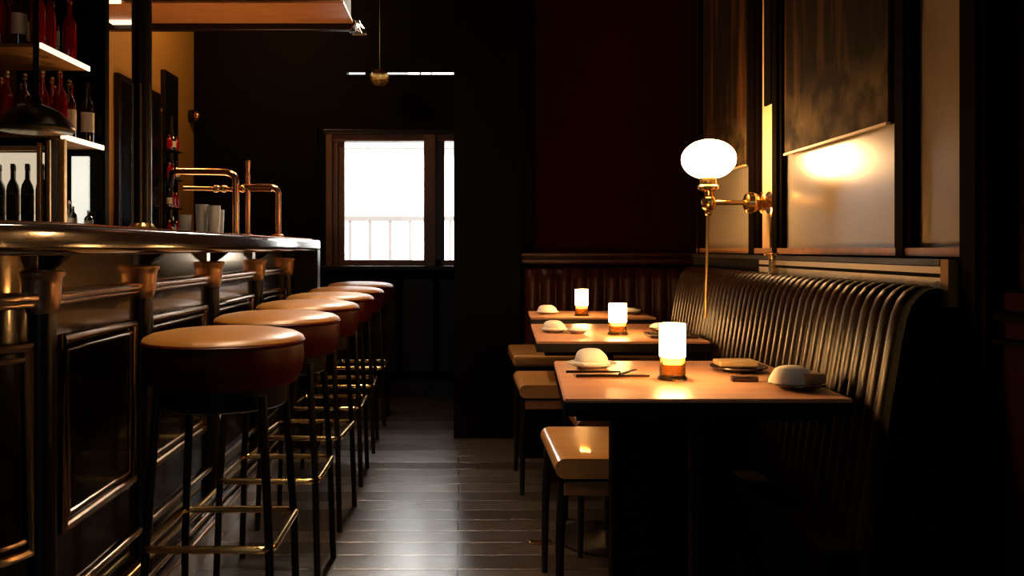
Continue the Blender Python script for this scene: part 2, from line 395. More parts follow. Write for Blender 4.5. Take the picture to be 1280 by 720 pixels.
# ------------------------------------------------------------------ bar counter
BX = -0.90
def bpath(off, ylo=1.79, far=4.45, left=XL+0.005):
    return [(BX+off, far), (BX+off, ylo)] + arc(-1.07, 1.79, 0.17+off, 0, -90, 10)[1:] + [(left, 1.62-off)]
bar = thing('bar_counter', (-1.2, 3.0, 0), 'long dark lacquered bar counter with panelled front and rounded rail', 'bar counter')
def P(mb, name, m_, par=None, smooth=False):
    o = mb.build(name, m_, None, smooth, loc=(-1.2, 3.0, 0)); o.parent = par or bar
    o.location = (0, 0, 0); return o
pts = bpath(0)
inner = [(XL+0.005, 2.0), (-1.32, 2.0), (-1.32, 4.45)]
P(MB().prism(pts+inner, 0, 0.95), 'body', 'lacquer', smooth=True)
P(MB().prism(bpath(-0.005)+inner, 0.95, 1.05), 'apron', 'apron', smooth=True)
P(MB().prism(bpath(0.045)+inner, 0, 0.10), 'plinth', 'moulding_lacquer', smooth=True)
for off, z, r, nm, mt in [(0.008, 0.946, 0.013, 'upper_moulding', 'moulding_lacquer'), (0.006, 0.932, 0.007, 'upper_bead', 'moulding_lacquer'),
                      (0.010, 0.265, 0.010, 'lower_moulding', 'moulding_lacquer'), (0.035, 0.19, 0.007, 'brass_bead', 'dull_brass'), (0.045, 0.145, 0.007, 'base_bead', 'moulding_lacquer'), (0.05, 0.10, 0.010, 'plinth_bead', 'moulding_lacquer')]:
    P(MB().tube([(x, y, z) for x, y in bpath(off)], r, 10), nm, mt, smooth=True)
P(MB().prism(bpath(0.03)+inner, 0.10, 0.19), 'base_step', 'lacquer', smooth=True)
# framed panels
panels = [(1.90, 2.315), (2.43, 2.965), (3.09, 3.63), (3.77, 4.29)]
for a, b_ in panels:
    for ins, r, off in ((0, 0.010, 0.006), (0.026, 0.006, 0.003)):
        P(MB().tube([(BX+off, a+ins, 0.416+ins), (BX+off, b_-ins, 0.416+ins), (BX+off, b_-ins, 0.845-ins), (BX+off, a+ins, 0.845-ins)], r, 8, closed=True), 'panel_moulding', 'moulding_lacquer', smooth=True)
# frame round the corner
for ins, r, off in ((0, 0.010, 0.006), (0.026, 0.006, 0.003)):
    cp = arc(-1.07, 1.79, 0.17+off, -12, -90, 8)+[(XL+0.1, 1.62-off)]
    up = [(x, y, 0.845-ins) for x, y in cp]; dn = [(x, y, 0.416+ins) for x, y in reversed(cp)]
    P(MB().tube(up+dn, r, 8, closed=True), 'panel_moulding', 'moulding_lacquer', smooth=True)
# pilasters with cup-shaped capitals and consoles
for (x, y) in [(-0.895, 1.80), (-0.895, 2.37), (-0.895, 3.03), (-0.895, 3.70), (-0.895, 4.36)]:
    p = P(MB().lathe([(0.030, 0), (0.030, 0.93)], (x, y), 16).lathe([(0.036, 0), (0.036, 0.12), (0.031, 0.14)], (x, y), 16), 'pilaster', 'dark_wood', smooth=True)
    P(MB().lathe([(0.024, 0.905), (0.032, 0.915), (0.038, 0.94), (0.040, 0.975), (0.042, 0.988), (0.047, 0.993), (0.048, 1.0), (0.044, 1.005), (0.0, 1.006)], (x, y), 24), 'capital', 'bronze', p, smooth=True)
    cs = MB(); prof = [(0.0, 1.0), (0.02, 1.006), (0.04, 1.02), (0.07, 1.045), (0.07, 1.055), (0.0, 1.055)]
    v0 = [cs.bm.verts.new((x+a_, y-0.014, z_)) for a_, z_ in prof]; v1 = [cs.bm.verts.new((x+a_, y+0.014, z_)) for a_, z_ in prof]
    cs.bm.faces.new(v0); cs.bm.faces.new(list(reversed(v1)))
    for i in range(len(prof)): j = (i+1) % len(prof); cs.bm.faces.new((v0[i], v0[j], v1[j], v1[i]))
    P(cs, 'console', 'dark_wood', p)
# top and rounded rail with a chamfered corner
P(MB().prism([(-0.765, 4.5), (-0.765, 1.67), (-0.86, 1.445), (XL+0.005, 1.445), (XL+0.005, 2.05), (-1.38, 2.05), (-1.38, 4.5)], 1.05, 1.096), 'worktop', 'rail')
P(MB().tube([(-0.775, 4.5, 1.068), (-0.775, 1.655, 1.068), (-0.862, 1.45, 1.068), (XL+0.03, 1.45, 1.068)], 0.031, 32, sq=0.55), 'rail', 'rail', smooth=True)
P(MB().tube([(-0.79, 4.5, 1.099), (-0.79, 1.66, 1.099), (-0.872, 1.465, 1.099), (XL+0.03, 1.465, 1.099)], 0.004, 8), 'edge_bead', 'copper', smooth=True)
P(MB().prism([(-0.90, 4.42), (-0.745, 4.42), (-0.745, 4.50), (-0.90, 4.50)], 0, 1.045), 'end_panel', 'dark_wood')

# ------------------------------------------------------------------ post, canopy, back bar
ps = thing('brass_post', (-0.99, 2.62, 1.1), 'tall dark round post with brass ribs standing on the bar top', 'post')
MB().lathe([(0.030, 0), (0.030, 1.9)], n=20).build('shaft', 'dark_metal', ps, True)
MB().lathe([(0.045, 0), (0.045, 0.01), (0.034, 0.025), (0.031, 0.03)], n=24).build('foot_collar', 'brass', ps, True)
for a in (-75, -20, -125):
    MB().tube([(0.031*math.cos(math.radians(a)), 0.031*math.sin(math.radians(a)), 0.02), (0.031*math.cos(math.radians(a)), 0.031*math.sin(math.radians(a)), 0.46)], 0.004, 8).build('brass_rib', 'brass', ps, True)

cn = thing('canopy', (-1.2, 4.3, 2.25), 'dark overhead canopy above the bar with orange wooden underside', 'canopy')
MB().box(XL+0.005+1.2, 0.62, -0.2, 0.2, 0.012, 0.75).build('fascia', 'black_paint', cn)
MB().box(XL+0.005+1.2, 0.635, -0.2, 0.17, 0, 0.012).build('underside', 'orange_wood', cn)
MB().rbox(XL+0.005+1.2, 0.645, 0.17, 0.215, -0.035, 0.02, 0.005).build('back_trim', 'dark_wood', cn)
MB().rbox(-0.66, -0.45, -0.23, -0.19, -0.003, 0.022, 0.006).build('strip_lamp', 'strip_light', cn)
MB().rbox(-0.64, -0.50, 0.10, 0.16, -0.012, 0.0, 0.004).build('strip_lamp', 'strip_light', cn)

fx = thing('glass_pendant', (-0.54, 4.42, 2.25), 'small clear glass lamp hanging from the right corner of the canopy', 'lamp')
fx.location = (-0.535, 4.42, 2.25)
MB().lathe([(0.012, 0.0), (0.016, -0.02), (0.02, -0.03), (0.0, -0.031)], n=16).build('lamp_cap', 'steel', fx, True)
MB().lathe([(0.02, -0.02), (0.035, -0.04), (0.045, -0.06), (0.043, -0.063), (0.03, -0.045), (0.018, -0.03)], n=12).build('lamp_shade', 'clear_glass', fx, False)
MB().tube([(-0.03, 0.03, -0.065), (0.045, 0.03, -0.065)], 0.006, 8).build('clip', 'steel', fx, True)
bw = thing('ceiling_lamp', (-0.54, 5.72, 2.19), 'small round glass bowl lamp on a stem above the far window', 'lamp')
MB().lathe([(0.004, 0.06), (0.004, H-2.19)], n=8).build('stem', 'dark_metal', bw, True)
MB().lathe([(0.008, 0.085), (0.05, 0.07), (0.055, 0.06), (0.02, 0.06)], n=20).build('lamp_cap', 'copper', bw, True)
MB().lathe([(0.035, -0.03), (0.06, 0.0), (0.068, 0.045), (0.064, 0.045), (0.055, 0.003), (0.0, -0.022)], n=20).build('lamp_bowl', 'amber_glass', bw, True)

# back bar shelving
bb = thing('back_bar', (-1.7, 3.3, 0), 'dark back bar unit with counter and two lit bottle shelves against the left wall', 'shelving')
def B(mb, name, m_, par=None, smooth=False):
    o = mb.build(name, m_, None, smooth, loc=(-1.7, 3.3, 0)); o.parent = par or bb; o.location = (0, 0, 0); return o
B(MB().box(XL+0.005, -1.44, 3.0, 3.6, 0, 1.10), 'counter', 'dark_wood')
B(MB().box(XL+0.005, -1.42, 2.98, 3.62, 1.10, 1.125), 'countertop', 'rail')
B(MB().box(XL+0.005, -1.50, 3.56, 3.60, 1.125, 2.3), 'back_panel', 'black_paint')
B(MB().box(XL+0.04, -1.515, 3.552, 3.56, 1.52, 1.76), 'mirror', 'mirror_dark')
s1 = B(MB().rbox(XL+0.005, -1.51, 3.02, 3.42, 1.775, 1.79, 0.003), 'shelf', 'ochre_plaster')
B(MB().rbox(-1.51, -1.502, 3.02, 3.42, 1.772, 1.792, 0.002), 'shelf_light', 'strip_light', s1)
s2 = B(MB().rbox(XL+0.005, -1.51, 3.18, 3.556, 1.47, 1.485, 0.003), 'shelf', 'ochre_plaster')
B(MB().rbox(-1.51, -1.502, 3.18, 3.556, 1.467, 1.487, 0.002), 'shelf_light', 'strip_light', s2)
B(MB().rbox(-1.525, -1.500, 3.19, 3.215, 1.125, 1.47, 0.003), 'post', 'gilt')
B(MB().rbox(-1.635, -1.562, 3.54, 3.555, 1.15, 1.44, 0.003), 'light_panel', 'light_panel')

cb = thing('bottle_cabinet', (-1.7, 3.3, 1.125), 'glass-fronted lit cabinet of dark bottles on the back bar counter', 'cabinet')
MB().box(-0.175, 0.16, -0.16, 0.0, 0.31, 0.335).box(-0.175, 0.16, -0.16, 0.0, 0, 0.012).box(0.15, 0.16, -0.16, 0.0, 0.012, 0.31).box(-0.175, -0.165, -0.16, 0.0, 0.012, 0.31).build('body', 'black_paint', cb)
MB().box(-0.16, 0.145, -0.02, -0.01, 0.015, 0.30).build('light_box', 'light_box', cb)
dr = MB().rbox(0.128, 0.145, -0.178, -0.162, 0, 0.32, 0.003).rbox(-0.17, -0.155, -0.178, -0.162, 0, 0.32, 0.003).box(-0.155, 0.128, -0.176, -0.164, 0.29, 0.305).box(-0.155, 0.128, -0.176, -0.164, 0.0, 0.008).build('door', 'gilt', cb)
MB().box(-0.155, 0.128, -0.171, -0.169, 0.008, 0.29).build('glass', 'clear_glass', dr)
MB().rbox(0.165, 0.178, -0.178, -0.165, 0.0, 0.33, 0.002).build('edge_strip', 'gilt', cb)

# bottles
def make_bottle(h, r, glass, label, cat, grp, capm='foil'):
    prof = [(r*0.9, 0), (r, 0.01), (r, h*0.58), (r*0.85, h*0.66), (r*0.36, h*0.76), (r*0.32, h*0.93), (r*0.40, h*0.935), (r*0.40, h*0.96), (0.0, h*0.96)]
    t = MB().lathe(prof, n=14).build('bottle', glass, None, True)
    tag(t, label, cat, grp)
    MB().lathe([(r*0.38, h*0.9), (r*0.38, h), (0, h)], n=10).build('cap', capm, t, True)
    MB().lathe([(r*1.02, h*0.18), (r*1.02, h*0.5)], n=14).build('paper_label', 'paper_label' if glass != 'red_glass' else 'red_glass', t, True)
    return t
protos = {}
ORD = ['first', 'second', 'third', 'fourth', 'fifth', 'sixth']
ROW = ['front', 'middle', 'back']
COL = {'red': 'red bottle with bright cap', 'brown': 'brown bottle with pale label', 'dark': 'black bottle with pale label', 'small': 'short dark bottle'}
def bottle(kind, x, y, z, label, grp):
    if kind not in protos:
        h, r, g, c = {'red': (0.25, 0.026, 'red_glass', 'foil'), 'brown': (0.24, 0.026, 'brown_glass', 'foil'), 'dark': (0.255, 0.026, 'dark_glass', 'dark_metal'),
                   'clear': (0.24, 0.030, 'clear_glass', 'steel'), 'small': (0.12, 0.020, 'dark_glass', 'steel'), 'smallred': (0.10, 0.018, 'red_glass', 'foil')}[kind]
        t = make_bottle(h, r, g, label, 'bottle', grp, c); protos[kind] = t
    else:
        t = copy_tree(protos[kind]); tag(t, label, 'bottle', grp)
    t.location = (x, y, z); t.rotation_euler = (0, 0, random.uniform(0, 6))
    return t
for j, y in enumerate((3.08, 3.2, 3.33)):
    for i in range(5):
        x = -1.545-0.068*i-(0.02 if j == 1 else 0)
        k = ['red', 'brown', 'red', 'red', 'dark', 'red', 'brown', 'red', 'red', 'dark', 'red', 'brown', 'red', 'dark', 'red'][i+5*j]
        bottle(k, x, y, 1.79, '%s, %s from right, %s row, upper shelf' % (COL[k], ORD[i], ROW[j]), 'bottles on the upper back bar shelf')
for j, y in enumerate((3.24, 3.36, 3.48)):
    for i in range(5):
        x = -1.54-0.068*i-(0.02 if j == 1 else 0)
        k = ['red', 'red', 'brown', 'red', 'red', 'brown', 'red', 'red', 'small', 'red', 'dark', 'red', 'brown', 'red', 'red'][i+5*j]
        bottle(k, x, y, 1.485, '%s, %s from right, %s row, lower shelf' % (COL[k], ORD[i], ROW[j]), 'bottles on the lower back bar shelf')
for j, y in enumerate((3.18, 3.235)):
    for i in range(5):
        bottle('dark', -1.580-0.055*i-0.025*j, y, 1.137, 'dark bottle in the lit cabinet, %s from right, %s row' % (ORD[i], ('front', 'back')[j]), 'dark bottles in the lit cabinet').scale = (0.85, 0.85, 0.92)
bottle('small', -1.585, 3.42, 1.125, 'small dark bottle in front of the bright white panel', None)
bottle('small', -1.545, 3.36, 1.125, 'small dark bottle nearest the golden post under the lower shelf', None).scale = (0.8, 0.8, 0.8)
bottle('small', -1.535, 3.48, 1.125, 'small dark bottle right of the bright white panel', None).scale = (0.9, 0.9, 0.7)

pd = thing('pendant_lamp', (-1.31, 2.6, 1.42), 'dark domed metal pendant lamp on a rod above the bar', 'pendant lamp')
MB().lathe([(0.108, 0.0), (0.112, 0.006), (0.100, 0.025), (0.078, 0.05), (0.045, 0.068), (0.020, 0.078), (0.014, 0.10), (0.0, 0.10)], n=36).build('lamp_shade', 'dark_metal', pd, True)
MB().lathe([(0.108, -0.006), (0.113, -0.002), (0.108, 0.002)], n=36).build('rim', 'dull_brass', pd, True)
MB().lathe([(0.009, 0.09), (0.009, H-1.42)], n=10).build('rod', 'dark_metal', pd, True)

# tall dark mirrors and fittings on the ochre wall
mir = thing('wall_mirror', (XL, 4.9, 1.0), 'wide tall dark framed mirror on the ochre wall beside the post', 'mirror')
MB().rbox(0.0, 0.03, -0.33, 0.31, -0.1, 1.01, 0.004).build('frame', 'dark_wood', mir)
MB().box(0.03, 0.034, -0.29, 0.27, -0.06, 0.97).build('glass', 'mirror_dark', mir)
MB().box(0.0, 0.035, 0.311, 0.321, -0.1, 0.92).build('lit_edge', 'gilt', mir)  # bright strip put in for the light along the frame edge
mi2 = thing('wall_mirror', (XL, 5.41, 1.0), 'narrow tall dark framed mirror on the ochre wall near its far corner', 'mirror')
MB().rbox(0.0, 0.03, -0.125, 0.127, -0.1, 1.18, 0.004).build('frame', 'dark_wood', mi2)
MB().box(0.03, 0.034, -0.10, 0.10, -0.06, 1.15).build('glass', 'mirror_dark', mi2)
rk = thing('reflection_rack', (XL+0.034, 5.30, 1.12), 'narrow rack of small bottles added as reflections in the narrow mirror', 'rack')  # rack and bottles modelled in place of bottle reflections in the mirror
MB().box(0, 0.008, -0.10, -0.09, 0, 0.78).box(0, 0.008, 0.09, 0.10, 0, 0.78).build('upright', 'dull_brass', rk)
for k in range(4): MB().box(0, 0.07, -0.10, 0.10, 0.18*k, 0.18*k+0.008).build('shelf', 'dark_wood', rk)
for k in range(4):
    for i in range(3):
        kd = ['smallred', 'small', 'smallred'][(i+k) % 3]
        bottle(kd, XL+0.074, 5.235+0.065*i, 1.128+0.18*k, 'tiny %s bottle, %s from left, %s level of the added reflection rack' % ('red' if kd == 'smallred' else 'dark', ORD[i], ('lowest', 'second', 'third', 'topmost')[k]), 'tiny bottles added as reflections in the narrow mirror')
wl = thing('wall_knob_lamp', (XL, 5.86, 1.975), 'small round copper wall fitting at the far edge of the ochre wall', 'wall lamp')
MB().tube([(0, 0, 0), (0.03, 0, 0)], 0.045, 20).build('backplate', 'dark_metal', wl, True)
MB().ball((0.05, 0, 0), 0.035).build('bulb_cover', 'copper', wl, True)

# beer fountain: copper pipes
bf = thing('beer_tap', (-0.93, 3.3, 1.098), 'tall copper pipe beer tap with two arched arms on the bar', 'beer tap')
def pipe(pts, r, name='pipe', m_='copper', par=bf): return MB().tube(pts, r, 12).build(name, m_, par, True)
pipe([(0.052, 0, 0), (0.052, 0, 0.22)] + [(0.052-0.05*(1-math.cos(a*PI/16)), 0, 0.22+0.035*math.sin(a*PI/16)) for a in range(1, 9)] + [(-0.18, 0, 0.258)], 0.013, 'tall_pipe')
pipe([(-0.18, 0, 0.258), (-0.20, 0, 0.25), (-0.205, 0, 0.20)], 0.011, 'spout', 'dark_metal')
pipe([(0.215, 0.02, 0), (0.215, 0.02, 0.17)] + [(0.215-0.04*(1-math.cos(a*PI/16)), 0.02, 0.17+0.028*math.sin(a*PI/16)) for a in range(1, 9)] + [(0.08, 0.02, 0.198)], 0.011, 'arched_pipe')
pipe([(0.095, 0.02, 0), (0.095, 0.02, 0.25)], 0.009, 'upright_pipe')
pipe([(-0.16, 0.02, 0.192), (0.19, 0.02, 0.185)], 0.008, 'cross_pipe')
for x in (0.052, 0.095, 0.215):
    MB().lathe([(0.024, 0), (0.024, 0.006), (0.014, 0.012)], (x, 0.01), 16).build('pipe_foot', 'copper', bf, True)
for vx in (0.0, 0.075, -0.03): MB().ball((vx, 0.02, 0.19), 0.015).build('valve', 'brass', bf, True)
pipe([(0.095, 0.02, 0.25), (0.095, 0.02, 0.30)], [0.006, 0.010], 'tap_handle', 'copper')

def glass_thing(x, y, h, r, label):
    t = MB().lathe([(r*0.8, 0), (r, h), (r*0.94, h), (r*0.75, 0.008), (0, 0.008)], n=20).build('drinking_glass', 'frosted_glass', None, True)
    t.location = (x, y, 1.098); tag(t, label, 'glass', 'drinking glasses by the beer tap'); return t
for x, y, h, r, l in [(-1.075, 3.3, 0.085, 0.024, 'short tumbler standing leftmost beside the beer tap'), (-1.03, 3.36, 0.11, 0.022, 'tall glass second from left by the beer tap'),
                    (-1.005, 3.28, 0.125, 0.025, 'tallest glass in the cluster behind the tap pipe'), (-0.955, 3.27, 0.12, 0.026, 'tall glass nearest the copper tap pipe'), (-0.975, 3.4, 0.11, 0.024, 'glass at the back of the cluster by the tap')]:
    glass_thing(x, y, h, r, l)

# ------------------------------------------------------------------ bar stools
stl = ['nearest bar stool, round leather seat, foot rail in full view', 'second bar stool from the camera with round leather seat', 'third bar stool along the row with round leather seat',
       'fourth bar stool along the row with round leather seat', 'fifth bar stool along the row, just before the last', 'farthest bar stool, beyond the bar end below the window']
def make_stool():
    t = thing('bar_stool', (0, 0, 0), stl[0], 'bar stool', 'bar stools along the counter')
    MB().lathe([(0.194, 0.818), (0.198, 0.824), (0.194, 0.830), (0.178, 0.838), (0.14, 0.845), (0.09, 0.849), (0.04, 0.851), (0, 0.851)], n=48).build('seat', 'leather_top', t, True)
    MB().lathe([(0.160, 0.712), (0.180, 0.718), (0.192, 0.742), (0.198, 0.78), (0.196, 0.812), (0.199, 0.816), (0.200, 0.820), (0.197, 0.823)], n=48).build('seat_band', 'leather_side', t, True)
    MB().lathe([(0.15, 0.66), (0.155, 0.665), (0.155, 0.715), (0.15, 0.718)], n=36).build('seat_ring', 'dark_metal', t, True)
    s = 0.145
    for sx, sy in ((-1, -1), (1, -1), (1, 1), (-1, 1)):
        MB().tube([(sx*0.125, sy*0.125, 0.70), (sx*s, sy*s, 0.34), (sx*0.155, sy*0.155, 0.0)], 0.0105, 10).build('leg', 'dark_metal', t, True)
    c = s+0.008; r = 0.03; pts = []
    for cx, cy, a0 in ((c-r, -c+r, -90), (c-r, c-r, 0), (-c+r, c-r, 90), (-c+r, -c+r, 180)):
        pts += [(x, y, 0.345) for x, y in arc(cx, cy, r, a0, a0+90, 5)]
    MB().tube(pts, 0.0095, 10, closed=True).build('foot_rail', 'brass', t, True)
    return t
st0 = make_stool()
for i, (x, y) in enumerate([(-0.592, 2.12), (-0.583, 2.70), (-0.59, 3.28), (-0.592, 3.86), (-0.60, 4.46), (-0.60, 5.12)]):
    o = st0 if i == 0 else copy_tree(st0)
    o.location = (x, y, 0); o['label'] = stl[i]
    if i: o.rotation_euler = (0, 0, random.uniform(-0.06, 0.06))

# ------------------------------------------------------------------ banquette on the right
bq = thing('banquette', (0.8, 2.4, 0), 'long brown leather banquette with ribbed back along the right wall', 'banquette')
def Q(mb, name, m_, par=None, smooth=False):
    o = mb.build(name, m_, None, smooth, loc=(0.8, 2.4, 0)); o.parent = par or bq; o.location = (0, 0, 0); return o
prof = [(0.775, 0.46), (0.795, 0.60), (0.815, 0.74), (0.828, 0.82), (0.838, 0.88), (0.846, 0.92), (0.856, 0.945), (0.868, 0.960), (0.882, 0.968), (0.90, 0.970), (0.915, 0.966), (0.922, 0.95)]
d0, d1, ribs = 1.60, 3.36, 42
rows = []; K = 8
for i in range(ribs*K+1):
    d = d0+(d1-d0)*i/(ribs*K)
    bul = 0.011*abs(math.sin(PI*i/K))**0.6
    row = []
    for k, (a, z) in enumerate(prof):
        p0 = prof[max(0, k-1)]; p1 = prof[min(len(prof)-1, k+1)]
        tx, tz = p1[0]-p0[0], p1[1]-p0[1]; l = math.hypot(tx, tz); nx, nz_ = -tz/l, tx/l
        row.append((RX(a+nx*bul, d), d, z+nz_*bul))
    rows.append(row)
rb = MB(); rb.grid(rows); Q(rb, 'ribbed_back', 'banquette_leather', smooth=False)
for o in bq.children:
    for p in o.data.polygons: p.use_smooth = True


ep = MB()
pl = [(0.765, 0.0)]+[(a-0.006, z) for a, z in prof[:8]]+[(a, z+0.006) for a, z in prof[8:]]+[(0.925, 0.0)]
v0 = [ep.bm.verts.new((RX(a, 1.575), 1.575, z)) for a, z in pl]; v1 = [ep.bm.verts.new((RX(a, 1.605), 1.605, z)) for a, z in pl]
ep.bm.faces.new(v0); ep.bm.faces.new(list(reversed(v1)))
for i in range(len(pl)): j = (i+1) % len(pl); ep.bm.faces.new((v0[i], v0[j], v1[j], v1[i]))
Q(ep, 'end_panel', 'black_paint')
Q(wbox(MB(), 0.70, 0.80, 1.61, 3.36, 0.37, 0.47), 'seat', 'black_paint')
Q(wbox(MB(), 0.72, 0.925, 1.61, 3.36, 0.0, 0.37), 'base', 'black_paint')
dv = Q(MB().rbox(0.41, 0.79, 2.262, 2.31, 0.02, 0.600, 0.006), 'divider', 'black_paint')
Q(MB().rbox(0.408, 0.79, 2.26, 2.312, 0.600, 0.612, 0.004), 'divider_cap', 'dark_wood', dv)

# ledge behind the banquette
lg = thing('ledge', (0.93, 2.4, 0.95), 'dark wooden ledge with pale stripes running behind the banquette back', 'ledge')
def G(mb, name, m_): 
    o = mb.build(name, m_, None, False, loc=(0.93, 2.4, 0.95)); o.parent = lg; o.location = (0, 0, 0); return o
G(wbox(MB(), 0.906, 0.93, 1.585, 3.40, 1.018, 1.030), 'top', 'dark_wood')
G(wbox(MB(), 0.926, 0.957, 1.585, 3.40, 0.965, 1.018), 'core', 'dark_wood')
for z0, z1 in ((1.003, 1.016), (0.975, 0.995)):
    G(wbox(MB(), 0.908, 0.927, 1.585, 2.60, z0, z1), 'pale_stripe', 'ceramic')
G(wbox(MB(), 0.912, 0.927, 1.585, 3.40, 0.968, 1.018), 'backing', 'black_paint')
G(wbox(MB(), 0.908, 0.958, 1.558, 1.585, 0.942, 1.030), 'lit_end_block', 'ochre_plaster')  # ochre instead of dark wood, colouring in the light on this end

# ------------------------------------------------------------------ wall lamp with globe
wp = thing('wall_lamp', (0.985, 2.62, 1.194), 'brass swing-arm wall lamp with glowing white globe above the banquette', 'wall lamp')
gx = 0.778-0.985
MB().ball((gx, 0, 0.135), 0.083, 0.083, 0.062, 32, 16).build('globe', 'globe_glow', wp, True)
MB().lathe([(0.020, 0.035), (0.033, 0.042), (0.034, 0.050), (0.028, 0.055), (0.026, 0.075), (0.032, 0.080), (0.030, 0.085), (0, 0.085)], (gx, 0), 24).build('gallery', 'brass', wp, True)
MB().ball((gx, 0, 0), 0.024, 0.024, 0.028).lathe([(0.012, 0.02), (0.018, 0.04)], (gx, 0), 16).ball((gx, 0, -0.03), 0.012).build('joint', 'brass', wp, True)
MB().tube([(gx, 0, 0), (-0.004, 0, 0)], 0.008, 12).build('arm', 'brass', wp, True)
MB().tube([(gx+0.112, 0, 0), (gx+0.118, 0, 0), (gx+0.135, 0, 0), (gx+0.15, 0, 0), (gx+0.155, 0, 0)], [0.02, 0.030, 0.034, 0.026, 0.014], 24).build('knuckle', 'brass', wp, True)
MB().tube([(gx+0.158, 0, 0), (gx+0.165, 0, 0), (gx+0.178, 0, 0)], [0.022, 0.034, 0.022], 24).tube([(-0.02, 0, 0), (-0.004, 0, 0)], 0.035, 24).build('rosette', 'brass', wp, True)
MB().tube([(gx, 0, -0.03), (gx-0.004, 0, -0.1), (gx-0.010, 0, -0.36)], 0.0045, 8).build('pull_rod', 'dull_brass', wp, True)
MB().tube([(-0.022, -0.04, -0.02), (-0.028, -0.05, -0.04), (-0.03, -0.05, -0.10), (-0.028, -0.05, -0.158)], 0.006, 8).build('cable', 'brass', wp, True)
bk_ = thing('brass_bracket', (RX(0.885, 2.42), 2.42, 0.965), 'small bright brass bracket clamped on the ledge below the lamp', 'bracket')
MB().lathe([(0.022, 0.066), (0.024, 0.07), (0.014, 0.074), (0.008, 0.06), (0.010, 0.045), (0.006, 0.04)], n=16).build('finial', 'brass', bk_, True)
MB().rbox(-0.008, 0.010, -0.008, 0.008, 0, 0.05, 0.002).rbox(0.004, 0.018, -0.006, 0.006, 0.0, 0.03, 0.002).build('clamp', 'brass', bk_)

# ------------------------------------------------------------------ paintings
def painting(d0, d1, z0, z1, m_, label):
    t = thing('painting', (RX(0.94, (d0+d1)/2), (d0+d1)/2, z0), label, 'painting')
    hw = (d1-d0)/2
    MB().box(-0.006, 0.0, -hw, hw, 0.004, z1-z0).build('canvas', m_, t)
    MB().box(0.0, 0.011, -hw, hw, 0.0, z1-z0).build('backing', 'dark_wood', t)
    MB().box(-0.010, 0.0, -hw, hw, -0.003, 0.003).build('lit_bottom_edge', 'cream_strip', t)  # pale strip paints in the light caught by the lower edge
    t.rotation_euler = (0, 0, math.atan(-0.02))
painting(1.84, 2.455, 1.325, 2.6, 'painting_large', 'large dark woodland painting on the pale panel right of the lamp')
painting(2.82, 3.33, 1.33, 2.6, 'painting_small', 'narrow dark painting on the panel left of the lamp bracket')

# ------------------------------------------------------------------ booth at the back
bo = thing('booth_bench', (0.8, 4.45, 0), 'red leather booth bench with upright channelled back in the rear alcove', 'booth')
rows = []; nb = 11; K = 10
for i in range(nb*K+1):
    x = 0.36+(1.34-0.36)*i/(nb*K); bul = 0.03*abs(math.sin(PI*i/K))**0.7
    rows.append([(x-0.8, 4.66-4.45-bul+0.02, z) for z in (0.5, 0.7, 0.88)]+[(x-0.8, 4.66-4.45-bul*0.6+0.03, 0.935), (x-0.8, 0.29, 0.95), (x-0.8, 0.34, 0.95)])
g = MB(); g.grid(rows); o = g.build('channelled_back', 'booth_leather', bo)
for p in o.data.polygons: p.use_smooth = True
MB().rbox(-0.53, 0.55, -0.27, 0.24, 0.46, 0.52, 0.015).build('seat', 'tan_wood', bo)
MB().box(-0.50, 0.54, -0.24, 0.195, 0, 0.46).build('base', 'black_paint', bo)
MB().rbox(0.47, 0.55, -0.72, -0.27, 0.0, 0.93, 0.02).build('side_wing', 'booth_leather', bo)

# ------------------------------------------------------------------ tables
def table(fl, fr_, bl_, br_, y0, y1, label, pole=None):
    cx = (fl+fr_)/2; cy = (y0+y1)/2
    t = thing('dining_table', (cx, cy, 0), label, 'table')
    def sh(e): # slab outline inset by e
        return [(fl+e-cx, y0+e-cy), (fr_-e-cx, y0+e-cy), (br_-e-cx, y1-e-cy), (bl_+e-cx, y1-e-cy)]
    MB().prism(sh(0.001), 0.715, 0.742).build('edge_band', 'dark_wood', t)
    top = MB(); top.prism(sh(0), 0.742, 0.75)
    bmesh.ops.bevel(top.bm, geom=top.bm.edges[:], offset=0.003, segments=2, affect='EDGES')
    top.build('tabletop', 'table_wood', t)
    MB().prism(sh(0.03), 0.700, 0.715).build('apron', 'black_paint', t)
    px = (pole if pole is not None else cx)-cx
    MB().lathe([(0.018, 0.02), (0.018, 0.70)], (px, 0), 20).build('column', 'copper' if pole else 'dark_metal', t, True)
    MB().lathe([(0.19, 0.0), (0.19, 0.008), (0.06, 0.02), (0.02, 0.035)], (px, 0), 32).build('foot', 'dark_metal', t, True)
    return t
table(0.209, 0.788, 0.253, 0.800, 1.676, 2.25, 'front wooden dining table with candle, napkins and cutlery', pole=0.555)
table(0.251, 0.815, 0.285, 0.825, 2.72, 3.36, 'middle wooden dining table behind the front one', pole=0.54)
table(0.312, 0.86, 0.33, 0.872, 3.66, 4.05, 'farthest wooden dining table in front of the red booth', pole=0.60)
for o in list(C.objects):
    if o.name.startswith('column'): o.data.materials[0] = M['dark_metal']

